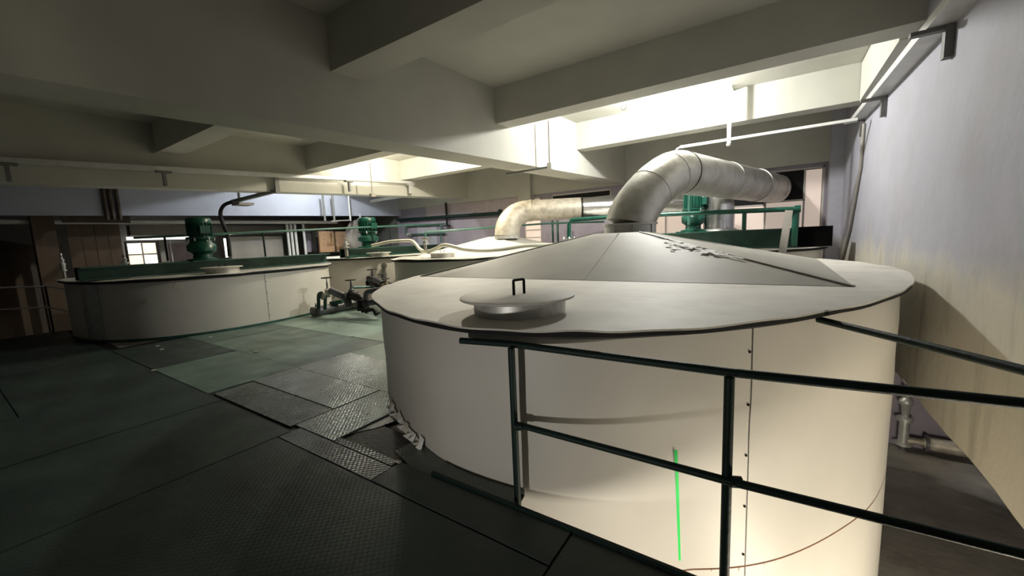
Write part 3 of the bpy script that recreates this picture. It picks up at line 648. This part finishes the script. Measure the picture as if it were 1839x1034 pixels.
piperun('drain_pipe', [P(628, 530, 9.3), P(648, 534, 9.1), P(650, 558, 9.1)], .10, 'darksteel', 'dark stout pipe bend in the middle of the valve cluster', flanges=[(P(649, 538, 9.1), (0, 0, 1)), (P(650, 552, 9.1), (0, 0, 1))])
piperun('drain_pipe', [P(652, 545, 9.1), P(690, 539, 9.0)], .075, 'rustpipe', 'grey pipe running right behind the nearest lid at valve height', flanges=[(P(656, 544, 9.1), (1, .5, 0))])
piperun('drain_pipe', [P(657, 538, 9.0), P(657, 524, 9.0), P(692, 518, 8.9)], .055, 'rustpipe', 'pale grey bent pipe just left of the nearest lid')
piperun('drain_pipe', [P(650, 558, 8.9), P(672, 555, 8.8), P(677, 566, 8.8)], .045, 'darksteel', 'short black stub pipe hanging under the valve cluster', flanges=[(P(658, 557, 8.9), (1, .4, 0)), (P(677, 562, 8.8), (0, 0, 1))])
piperun('drain_pipe', [P(634, 516, 9.5), P(671, 515, 9.9), P(674, 524, 9.9)], .03, 'pipegreen', 'thin pale green pipe crossing between two valves')
piperun('drain_pipe', [P(572, 556, 9.5), P(572, 526, 9.5), P(584, 526, 9.5), P(584, 556, 9.5)], .04, 'beamgreen', 'green upside-down U pipe beside the left tank', br=.08)
b = MB(); b.bar(P(594, 545, 9.9), P(615, 541, 9.9), .12, .10); tag(b.build('support_angle', 'beamgreen'), 'short green steel angle behind the thick floor pipe', 'beam')
p = P(562, 556, 9.6)
b = MB(); b.poly([(p.x, p.y, 0), (p.x+.16, p.y+.1, 0), (p.x+.06, p.y+.05, .34)], (.01, -.01, 0)); tag(b.build('support_bracket', 'greypanel'), 'pointed grey bracket against the end of the left tank', 'bracket')
for k, (px, D_) in enumerate(((664, 9.4), (684, 9.4))):
    piperun('drain_pipe', [P(px-2, 500+k*8, D_+.8), P(px+10, 502+k*8, D_+.6), P(px+24, 510+k*4, D_)], .075, 'darksteel', ['dark pipe body at the tallest valve', 'dark pipe body at the far right valves'][k])
# little tap on the third tank shell
q = onshell(out3, (-12.15, 9.95), .09, 691, 486); n_ = V((.75, -.66, 0)).normalized()
piperun('sample_tap', [q-V((0, 0, .22)), q+V((.02, -.02, 0)), q+n_*.05+V((0, 0, .14)), q+n_*.22+V((0, 0, .17))], .055, 'greypanel', 'small grey outlet tap high on the tank behind the valves', 'tap', flanges=[(q+n_*.2+V((0, 0, .17)), n_)])

# level-gauge stems standing on tank tops
def stem(px, py0, py1, depth, label, s=1):
    lo = P(px, py0, depth); hi = P(px, py1, depth); hi.x = lo.x; hi.y = lo.y; h = hi.z-lo.z
    t = empty('top_valve', lo, label, 'valve', 'small valves standing on pipe stubs on the tank tops')
    b = MB(); b.cyl(lo-V((0, 0, .02)), .05*s, h*.42, 12); b.build('pipe_stub', 'greypanel', t)
    b = MB(); b.lathe(lo+V((0, 0, h*.4)), [(.10*s, 0), (.10*s, .03), (.04, .04), (.05, h*.15), (.09*s, h*.17), (.09*s, h*.22), (.03, h*.24), (.05, h*.32), (.02, h*.36), (.02, h*.5)], 12); b.build('valve_body', 'steel', t)
    b = MB(); b.tube([lo+V((-.12*s, 0, h*.82)), lo+V((.12*s, 0, h*.82))], .018, 8); b.build('lever', 'brass', t)
stem(229, 503, 450, 8.75, 'small valve on a stub at the left end of the left tank top')
stem(623, 459, 424, 12.2, 'small silver valve on a stub on the tank behind the valves')
stem(119, 512, 448, 9.8, 'thin lever valve at the far left end of the left tank', .6)
stem(764, 448, 424, 10.6, 'silver flanged valve beside the middle tank hatch', .9)

# ------------------------------------------------------------------ green rails and pipes over the far tanks
r0_ = at(240, 427, 'x', -11.4); r1_ = at(698, 406, 'x', -11.4)
t = empty('top_handrail', r0_, 'long thin green handrail running over the two left tanks', 'railing')
b = MB(); b.tube([r0_, r1_, at(800, 402, 'y', 12.6)], .028, 12); b.build('top_rail', 'pipegreen', t)
for px, yy in ((275, 468), (415, 462), (650, 447), (700, 441)):
    f_ = (px-240)/(698-240); p = r0_.lerp(r1_, f_); q = at(px, yy, 'y', p.y)
    b = MB(); b.tube([p, (p.x, p.y, max(1.45, q.z))], .022, 10); b.build('post', 'rail', t)
zz = 9.9
A = [at(1022, 428, 'y', 9.4), at(1022, 395, 'y', 9.4), at(1120, 388, 'y', 9.9), at(1432, 375, 'y', 10.5)]
t = empty('top_handrail', A[0], 'thick green pipe rail above the nearest tank, ending in posts at the right', 'railing')
b = MB(); b.tube(bend(A, .14), [.05]*2+[.05]*20 if False else .052, 14); b.build('top_rail', 'green', t)
p = A[-1]; b = MB(); b.tube([(p.x-.02, p.y+.05, p.z), (p.x-.03, p.y+.05, 1.25)], .066, 14); b.build('post', 'green', t)
q = at(1417, 378, 'y', 9.7); q2 = at(1404, 458, 'y', 9.3)
b = MB(); b.bar(q, q2, .13, .03, (0, 1, 0)); b.build('flat_brace', 'greypanel', t)
b = MB(); b.tube([p+V((-.05, 0, 0)), p+V((.06, 0, 0))], .075, 14); b.build('end_cap', 'green', t)
q = at(1337, 382, 'y', 10.6); b = MB(); b.tube([(q.x, q.y, q.z), (q.x, q.y, 1.62)], .045, 10); b.build('post', 'green', t)
q = at(1238, 345, 'y', 10.5); q2 = at(1238, 404, 'y', 10.5); b = MB(); b.tube([q, (q.x, q.y, q2.z)], .035, 10); b.build('post', 'pipegreen', t)
b = MB(); f = A[0]; b.lathe(f+V((0, 0, -.1)), [(.16, 0), (.16, .03), (.06, .03), (.06, .07), (.16, .07), (.16, .1)], 20); b.build('flange', 'steel', t)
b = MB(); b.cyl(f+V((0, 0, -.35)), .055, .27, 12); b.build('pipe_stub', 'brass', t)
for k in range(4):
    a = k*math.pi/2+.5; b = MB(); b.cyl(f+V((.13*math.cos(a), .13*math.sin(a), -.16)), .018, .2, 6); b.build('bolt', 'steel', t)
# thin green pipe with elbow over the middle tank and rectangular loop
piperun('green_pipe', [at(764, 426, 'y', 9.4), at(764, 417, 'y', 9.4), at(985, 401, 'y', 12.5), at(1085, 398, 'y', 13.2)], .032, 'pipegreen', 'thin green pipe rising from the flanged valve and running behind the middle duct', br=.15)
yy = 13.85
piperun('green_pipe', [at(792, 434, 'y', yy), at(792, 403, 'y', yy), at(728, 406, 'y', yy), at(728, 421, 'y', yy), at(800, 419, 'y', yy)], .035, 'pipegreen', 'thin green rectangular pipe loop in front of the back wall', br=.2)
b = MB(); q = at(735, 421, 'y', yy-.02); b.lathe(q-V((.12, 0, 0)), [(.09, 0), (.09, .04), (.05, .05), (.05, .18), (.09, .19), (.09, .23)], 12, (1, 0, 0)); b.lathe(q, [(.06, -.1), (.02, -.18)], 8); tag(b.build('ball_valve', 'steel'), 'small grey valve on the left side of the thin green pipe loop', 'valve')
a_ = at(683, 398, 'y', YB-.2); c_ = at(905, 396, 'y', YB-.2)
piperun('wall_pipe', [(-16, YB-.22, a_.z), (-8.9, YB-.22, a_.z-.12)], .075, 'rail', 'thick dark green pipe running along the purple back wall')
q = at(801, 370, 'y', YB-.15); q2 = at(805, 404, 'y', YB-.15); b = MB(); b.bar(q+V((0, 0, .15)), (q.x, q.y, q2.z), .09, .05, (0, 1, 0)); b.box((q.x-.2, q.y-.15, q2.z-.05), (q.x+.2, q.y+.02, q2.z)); tag(b.build('pipe_hanger', 'black'), 'black steel hanger holding the dark green pipe on the back wall', 'bracket')
q = at(1003, 397, 'y', 13.3); q2 = at(1003, 432, 'y', 13.3)
for k, px in enumerate((992, 1001)):
    q = at(px, 396, 'y', 13.2); piperun('green_pipe', [(q.x, q.y, ZL), (q.x, q.y, q.z)], .04, 'beamgreen', ['left', 'right'][k]+' one of two upright green pipes standing under the middle duct')
q = at(932, 365, 'y', YB-.02); b = MB(); b.box((q.x-.12, YB-.03, q.z-.14), (q.x+.1, YB-.001, q.z+.14)); tag(b.build('wall_vent', 'wall'), 'small pale plate on the back wall beside the column', 'plate')
q = at(898, 381, 'y', YB-.02); b = MB(); b.lathe((q.x, YB-.001, q.z), [(.13, 0), (.13, .02)], 20, (0, -1, 0)); tag(b.build('wall_hole_cover', 'black'), 'round black spot on the back wall left of the middle duct', 'hole')
# hose across the middle tank
hp = [at(672, 440, 'z', 1.62), at(700, 434, 'z', 1.66)]
H = [P(668, 441, 12.4), P(700, 434, 12.2), P(728, 432, 11.9), P(742, 434, 11.6), P(756, 449, 11.2), P(770, 451, 10.6), P(784, 446, 10.3), P(797, 440, 10.2), P(815, 443, 10.1), P(835, 448, 10.0), P(870, 450, 9.9), P(905, 447, 9.8), P(945, 441, 9.7), P(985, 440, 9.6), P(1013, 439, 9.4)]
b = MB(); b.tube(catmull(H, 6, closed=False), .048, 12); tag(b.build('hose', 'hose'), 'long cream hose snaking over the roof of the middle tank', 'hose')

# ------------------------------------------------------------------ cable trays, conduits, hangers
# right wall tray
t = empty('cable_tray', (1.3, 11.0, 3.6), 'grey cable tray fixed high along the right wall on dark brackets', 'cable tray')
b = MB(); b.bar((1.30, 2.0, 3.46), (1.30, 10.9, 3.74), .20, .012); b.build('tray_bottom', 'trayp', t)
b = MB(); b.bar((1.20, 2.0, 3.50), (1.20, 10.9, 3.78), .012, .09); b.build('tray_side', 'trayp', t)
b = MB(); b.bar((1.385, 2.0, 3.50), (1.385, 10.9, 3.78), .012, .09); b.build('tray_side', 'trayp', t)
for yb in (5.95, 8.85, 10.8):
    zt_ = 3.46+(yb-2)*.0315; b = MB(); b.box((1.08, yb-.04, zt_-.05), (1.39, yb+.04, zt_-.01)); b.box((1.33, yb-.05, zt_-.32), (1.395, yb+.05, zt_-.01)); b.build('bracket', 'traydark', t)
b = MB(); b.bar((1.20, 9.55, 3.62+.19), (1.20, 9.75, 3.83), .03, .05); b.build('cable_clip', 'black', t)
b = MB(); b.box((1.25, 7.42, 4.0), (1.395, 10.38, 4.7)); tag(b.build('wall_trunking', 'ceil'), 'wide pale boxed trunk on the right wall between two ceiling beams', 'trunking')
p_ = [at(1552, 222, 'x', 1.37), at(1546, 300, 'x', 1.37), at(1527, 410, 'x', 1.37), at(1512, 470, 'x', 1.37)]
b = MB(); b.tube(p_, .03, 10); tag(b.build('wall_conduit', 'greypanel'), 'dark slanting conduit going down the right wall from the tray end', 'conduit')
# crossing tray from right wall
a_ = at(1545, 213, 'y', 10.9); a_.x = 1.25; c_ = at(1222, 264, 'y', 8.9)
t = empty('cable_tray', c_, 'narrow white cable tray crossing the bay on a slotted hanger above the large duct', 'cable tray')
c_ = at(1222, 264, 'y', 10.05); a_ = at(1540, 214, 'y', 10.05)
b = MB(); b.bar(c_, a_, .07, .05); b.build('tray_bottom', 'white', t)
q = at(1312, 176, 'y', 10.2); q.z = at(1312, 252, 'y', 10.05).z
b = MB(); b.bar((q.x, 10.06, q.z-.05), (q.x, 10.06, q.z+1.12), .075, .04, (0, 1, 0)); b.bar((q.x, 10.06, q.z+1.12), (q.x, 10.4, q.z+1.12), .075, .03); b.build('hanger_strut', 'white', t)
b = MB(); b.lathe((q.x, 10.05, q.z-.12), [(.02, 0), (.05, .02), (.05, .06), (.02, .08)], 12); b.build('strut_bolt', 'steel', t)
b = MB(); e = at(1213, 276, 'y', 9.6); b.tube(bend([c_, c_+V((-.08, 0, -.03)), e, e+V((-.05, -.1, -.4))], .05), .02, 8); b.build('cable', 'trayp', t)
# rod with arm below the main beam
q = at(985, 217, 'x', -4.45); q2 = at(989, 300, 'x', -4.45)
t = empty('hanger_rod', q2, 'thin rod hanging against the lit face of the main beam with a dark arm', 'hanger')
b = MB(); b.tube([(q.x, q.y, q.z), (q.x, q.y, q2.z)], .022, 8); b.build('rod', 'greypanel', t)
b = MB(); b.bar((q.x+.03, q.y, q2.z), (q.x-1.0, q.y-.35, q2.z-.08), .05, .04); b.build('arm', 'traydark', t)
b = MB(); b.box((q.x-.05, q.y-.05, q2.z-.05), (q.x+.06, q.y+.06, q2.z+.09)); b.build('clamp', 'steel', t)
# hook
q = at(1120, 186, 'z', 4.02); b = MB(); b.tube([(q.x, q.y, 4.03)]+arc((q.x, q.y, 3.96), (-1, 0, 0), (0, 0, -1), .05, 0, math.pi, 8)+[(q.x+.06, q.y, 4.0)], .009, 8); tag(b.build('ceiling_hook', 'white'), 'small wire hook hanging from the ceiling beam', 'hook')
# left tray on the second main beam
lt0 = V((-12.45, -1.0, 3.42)); lt1 = at(742, 330, 'x', -11.55)
t = empty('cable_tray', lt1, 'long cable tray running along the far main beam at the left', 'cable tray')
b = MB(); b.bar(lt0, lt1, .22, .02); b.build('tray_bottom', 'trayp', t)
b = MB(); b.bar(lt0+V((.11, 0, .04)), lt1+V((.11, 0, .04)), .012, .08); b.build('tray_side', 'trayp', t)
for px in (12, 293, 624, 736):
    best = min((lt0.lerp(lt1, k/200) for k in range(201)), key=lambda p: abs((p-CAM).dot(RT)/(p-CAM).dot(fw)*FPX+919.5-px))
    b = MB(); w_ = .06 if px < 700 else .14
    b.box((best.x-.02, best.y-.14, best.z-.06), (best.x+.12, best.y+.14, best.z-.02)); b.box((best.x+.02, best.y-w_/2, best.z-.36), (best.x+.1, best.y+w_/2, best.z-.02)); b.build('bracket', 'traydark' if px < 700 else 'trayp', t)
# dark tray and black cable going down to the left motor
a_ = at(498, 342, 'x', -12.0); c_ = at(418, 362, 'x', -13.5)
t = empty('cable_drop', c_, 'dark tray with a black cable curving down to the left motor', 'cable')
b = MB(); b.bar(a_, c_, .12, .09); b.bar(a_+V((0, 0, .35)), a_+V((0, 0, -.08)), .12, .08, (1, 0, 0)); b.build('tray_bottom', 'traydark', t)
b = MB(); b.tube(catmull([c_, at(403, 368, 'x', -13.5), at(396, 380, 'x', -13.4), at(398, 395, 'x', -13.0), at(404, 410, 'x', -12.5), at(409, 424, 'x', -12.2), at(413, 460, 'x', -12.0)], 5, closed=False), .05, 10); b.build('cable', 'black', t)
b = MB(); q = at(428, 344, 'x', -13.4); b.bar(q+V((0, 0, .3)), at(430, 363, 'x', -13.4), .05, .05); q = at(428, 365, 'x', -13.4); b.box((q.x-.2, q.y-.1, q.z-.06), (q.x+.3, q.y+.3, q.z)); b.build('bracket', 'greypanel', t)
# three conduits on the header wall
for k, (px, px2) in enumerate(((181, 193), (192, 204), (204, 216))):
    q = at(px+2, 338, 'x', -15.95); q2 = at(px2, 388, 'x', -15.95)
    b = MB(); b.tube([(q.x, (q.y+q2.y)/2, q.z), (q.x, (q.y+q2.y)/2, q2.z-.1)], .05, 10); tag(b.build('wall_conduit', 'wood'), ['left', 'middle', 'right'][k]+' one of three dark upright conduits on the left header wall', 'conduit')
# white horizontal pipe under the header wall and its hangers
q = at(0, 398, 'x', -17.0); q2 = at(605, 399, 'x', -17.0)
t = empty('white_pipe', q2, 'long white pipe below the blue header wall with three hangers', 'pipe')
b = MB(); b.tube([q, q2], .07, 10); b.build('pipe', 'white', t)
for px, m_ in ((580, 'traydark'), (597, 'traydark'), (626, 'steel')):
    q = at(px, 357, 'x', -15.6); q2_ = at(px+4, 397, 'x', -15.6); b = MB(); b.tube([(q.x, q.y, q.z+.15), (q.x, q.y, q2_.z)], .045, 8); b.build('hanger', m_, t)
q = at(595, 397, 'x', -15.6); q2 = at(630, 395, 'x', -15.6); b = MB(); b.bar(q, q2, .06, .05); b.build('support_bar', 'greypanel', t)
# thin rod and white channel near the far green motor
q = at(664, 290, 'x', -11.2); q2 = at(664, 350, 'x', -11.2)
b = MB(); b.tube([(q.x, q.y, q.z+.2), (q.x, q.y, q2.z)], .02, 8); b.box((q.x-.06, q.y-.08, q2.z-.05), (q.x+.06, q.y+.08, q2.z+.05)); tag(b.build('hanger_rod', 'greypanel'), 'thin rod dropping from the ceiling in the warm lit bay', 'hanger')
a_ = at(643, 365, 'y', 12.2); c_ = at(735, 350, 'y', 12.2)
t = empty('cable_tray', a_, 'short white cable channel above the far green motor with its cable going down', 'cable tray')
b = MB(); b.bar(a_, c_, .08, .12); b.build('tray_bottom', 'white', t)
b = MB(); b.tube(bend([a_, at(643, 372, 'y', 12.0), at(647, 388, 'y', 11.5), at(645, 402, 'y', 10.5)], .1), .04, 8); b.build('cable', 'white', t)
b = MB(); q = at(660, 355, 'y', 12.15); b.bar(q+V((0, 0, .25)), q+V((0, 0, -.15)), .09, .05); b.build('hanger', 'steel', t)

# ------------------------------------------------------------------ ceiling lamps (tubes) in the bays, above beam level
for L_, lab in ((LAMP1, 'tube lamp fixed to the ceiling bay above the nearest tank, hidden by a beam'), (LAMP2, 'tube lamp fixed to the ceiling bay above the middle tank'), (LAMP4, 'tube lamp fixed to the ceiling bay beside the far main beam'), (LAMP3, 'tube lamp fixed to the ceiling bay beside the blue header wall')):
    t = empty('ceiling_lamp', (L_[0], L_[1], ZC), lab, 'lamp', 'tube lamps in the ceiling bays')
    b = MB(); b.box((L_[0]-.5, L_[1]-.05, ZC-.06), (L_[0]+.5, L_[1]+.05, ZC)); b.build('housing', 'white', t)

# ------------------------------------------------------------------ dim room at the far left
def panel(px0, py0, px1, py1, X, m, name, label, cat, thick=.1, par=None):
    a = at(px0, py0, 'x', X); c = at(px1, py1, 'x', X); b = MB(); b.box((X-thick, a.y, min(a.z, c.z)), (X, c.y, max(a.z, c.z)))
    o = b.build(name, m, par)
    if not par: tag(o, label, cat)
    return o
a = at(35, 440, 'x', -18.2)
b = MB(); b.lathe((-19.4, 1.1, ZL), [(1.35, 0), (1.35, 4.35), (1.25, 4.5), (.5, 4.75)], 32); tag(b.build('brown_vat', 'brown'), 'dim brown round vat at the far left edge', 'vat')
t = empty('brown_partition', (-17.0, 3, 0), 'dim brown boarded partition with a slim post behind the left tank', 'partition')
a = at(115, 395, 'x', -17.0); c = at(226, 480, 'x', -17.0)
n_ = 4
for k in range(n_):
    y0 = a.y+(c.y-a.y)*k/n_; y1 = a.y+(c.y-a.y)*(k+1)/n_; b = MB(); b.box((-17.05, y0+.006, -1), (-17, y1-.006, 2.95)); b.build('board', 'brown', t)
a = at(92, 450, 'x', -16.8); b = MB(); b.box((-17.1, a.y-.28, ZL), (-16.7, a.y+.14, 3)); tag(b.build('brown_column', 'brown'), 'dark brown square column left of the boarded partition', 'column')
a = at(218, 440, 'x', -17.2); 
panel(110, 385, 235, 400, -16.6, 'wood', 'lintel', 'dark timber lintel over the brown partition', 'beam')
panel(285, 432, 300, 470, -18.0, 'greypanel', 'grey_post', 'grey post right of the lit window in the back room', 'post', .2)
panel(305, 432, 312, 470, -18.1, 'white', 'white_post', 'thin white post right of the lit window in the back room', 'post', .1)
panel(300, 437, 350, 470, -20.3, 'pink', 'pink_screen', 'dull pink panel low in the back room beyond the left motor', 'panel')
panel(228, 431, 345, 424, -20.4, 'litwhite', 'strip_window', 'bright narrow strip window above the lit window of the back room', 'window', .05)
panel(395, 428, 402, 462, -19.5, 'wood', 'wooden_post', 'thin brown wooden post right of the left motor', 'post')
panel(402, 428, 410, 462, -19.6, 'litwhite', 'door_gap', 'narrow bright doorway gap right of the left motor', 'window', .05)
panel(412, 425, 512, 470, -17.6, 'greypanel', 'grey_cabinet', 'wide grey metal cabinet side in the back room', 'cabinet', .3)
panel(232, 404, 510, 420, -18.5, 'greypanel', 'large_duct', 'wide dull horizontal duct under the white pipe', 'duct', .4)
for k, px in enumerate((515, 522, 529, 544)):
    q = at(px, 400, 'x', -17.2); q2 = at(px+6, 462, 'x', -17.2)
    b = MB(); b.tube([(q.x, (q.y+q2.y)/2, 2.75), (q.x, (q.y+q2.y)/2, ZL)], .055, 10); tag(b.build('upright_pipe', 'white'), ['first', 'second', 'third', 'last'][k]+' from the left of four white upright pipes in the back room', 'pipe')
panel(548, 412, 565, 452, -17.8, 'purple', 'grey_door', 'plain lavender grey panel right of the white upright pipes', 'panel')
panel(566, 415, 578, 452, -17.4, 'traydark', 'dark_column', 'dark grey column beside the peeling board', 'column', .3)
panel(572, 415, 602, 452, -16.9, 'kraft', 'kraft_board', 'bright peeling orange-brown board under the thin green rail', 'board')
panel(602, 415, 642, 450, -17.2, 'kraft', 'stained_board', 'stained pinkish brown board right of the bright one', 'board')
panel(540, 398, 650, 412, -17.3, 'wood', 'brown_beam', 'dark brown timber beam above the peeling boards', 'beam', .2)
q = at(645, 425, 'x', -16.5); b = MB(); b.lathe((-16.6, q.y, q.z-.1), [(.05, 0), (.9, .02), (.95, .2), (.9, .38), (.05, .4)], 28, (1, .3, 0)); tag(b.build('hose_reel', 'concrete'), 'large pale round reel partly behind the far green motor', 'reel')
# left railing
t = empty('far_railing', (-13.5, 1.5, 0), 'thin pale railing at the far left end of the walkway', 'railing')
for (p0_, p1_, p2_) in (((-40, 518), (82, 514), (133, 522)), ((-40, 558), (86, 551), (141, 564))):
    b = MB(); b.tube([at(*p0_, 'x', -13.9), at(*p1_, 'x', -13.5), at(*p2_, 'x', -12.9)], .018, 8); b.build('rail', 'steel', t)
q = at(84, 530, 'x', -13.5); b = MB(); b.tube([(q.x, q.y, 0), (q.x, q.y, 1.06)], .02, 8); b.build('post', 'darksteel', t)
# lower level pipe at the recess
t = empty('floor_valve_pipe', (2.2, 9.6, ZL), 'grimy valve and pipe against the recess wall at the lower level', 'pipe')
q = at(1622, 700, 'y', 9.7); x_ = at(1622, 790, 'y', 9.65).x
b = MB(); b.tube([(x_, 9.65, ZL), (x_, 9.65, ZL+1.9)], .05, 12); b.build('riser', 'rustpipe', t)
b = MB(); b.lathe((x_, 9.65, ZL+.1), [(.13, 0), (.13, .04), (.075, .05), (.075, .45), (.12, .46), (.12, .52), (.05, .54), (.07, .75), (.1, .78), (.1, .85), (.05, .9), (.09, 1.0), (.04, 1.15), (.08, 1.2), (.08, 1.28)], 16); b.build('valve_body', 'steel', t)
a = at(1640, 768, 'y', 9.6); c = at(1690, 775, 'y', 9.6)
b = MB(); b.tube([(x_, 9.65, ZL+.2), (x_+.25, 9.65, ZL+.2), (x_+.3, 9.65, ZL+.2), (c.x+.35, 9.65, ZL+.2)], [.06, .06, .12, .12], 14); b.build('side_pipe', 'aludust', t)
b = MB(); b.lathe((x_+.28, 9.65, ZL+.2), [(.15, 0), (.15, .04)], 14, (1, 0, 0)); b.build('flange', 'rustpipe', t)
b = MB(); a = at(1700, 798, 'z', ZL); b.hexa([(a.x-.1, a.y-.1, ZL), (a.x+.5, a.y-.3, ZL), (a.x+.55, a.y-.15, ZL), (a.x, a.y+.1, ZL), (a.x-.1, a.y-.1, ZL+.06), (a.x+.5, a.y-.3, ZL+.05), (a.x+.55, a.y-.15, ZL+.05), (a.x, a.y+.1, ZL+.06)]); tag(b.build('dark_board', 'wood'), 'dark board lying on the lower floor against the recess wall', 'board')
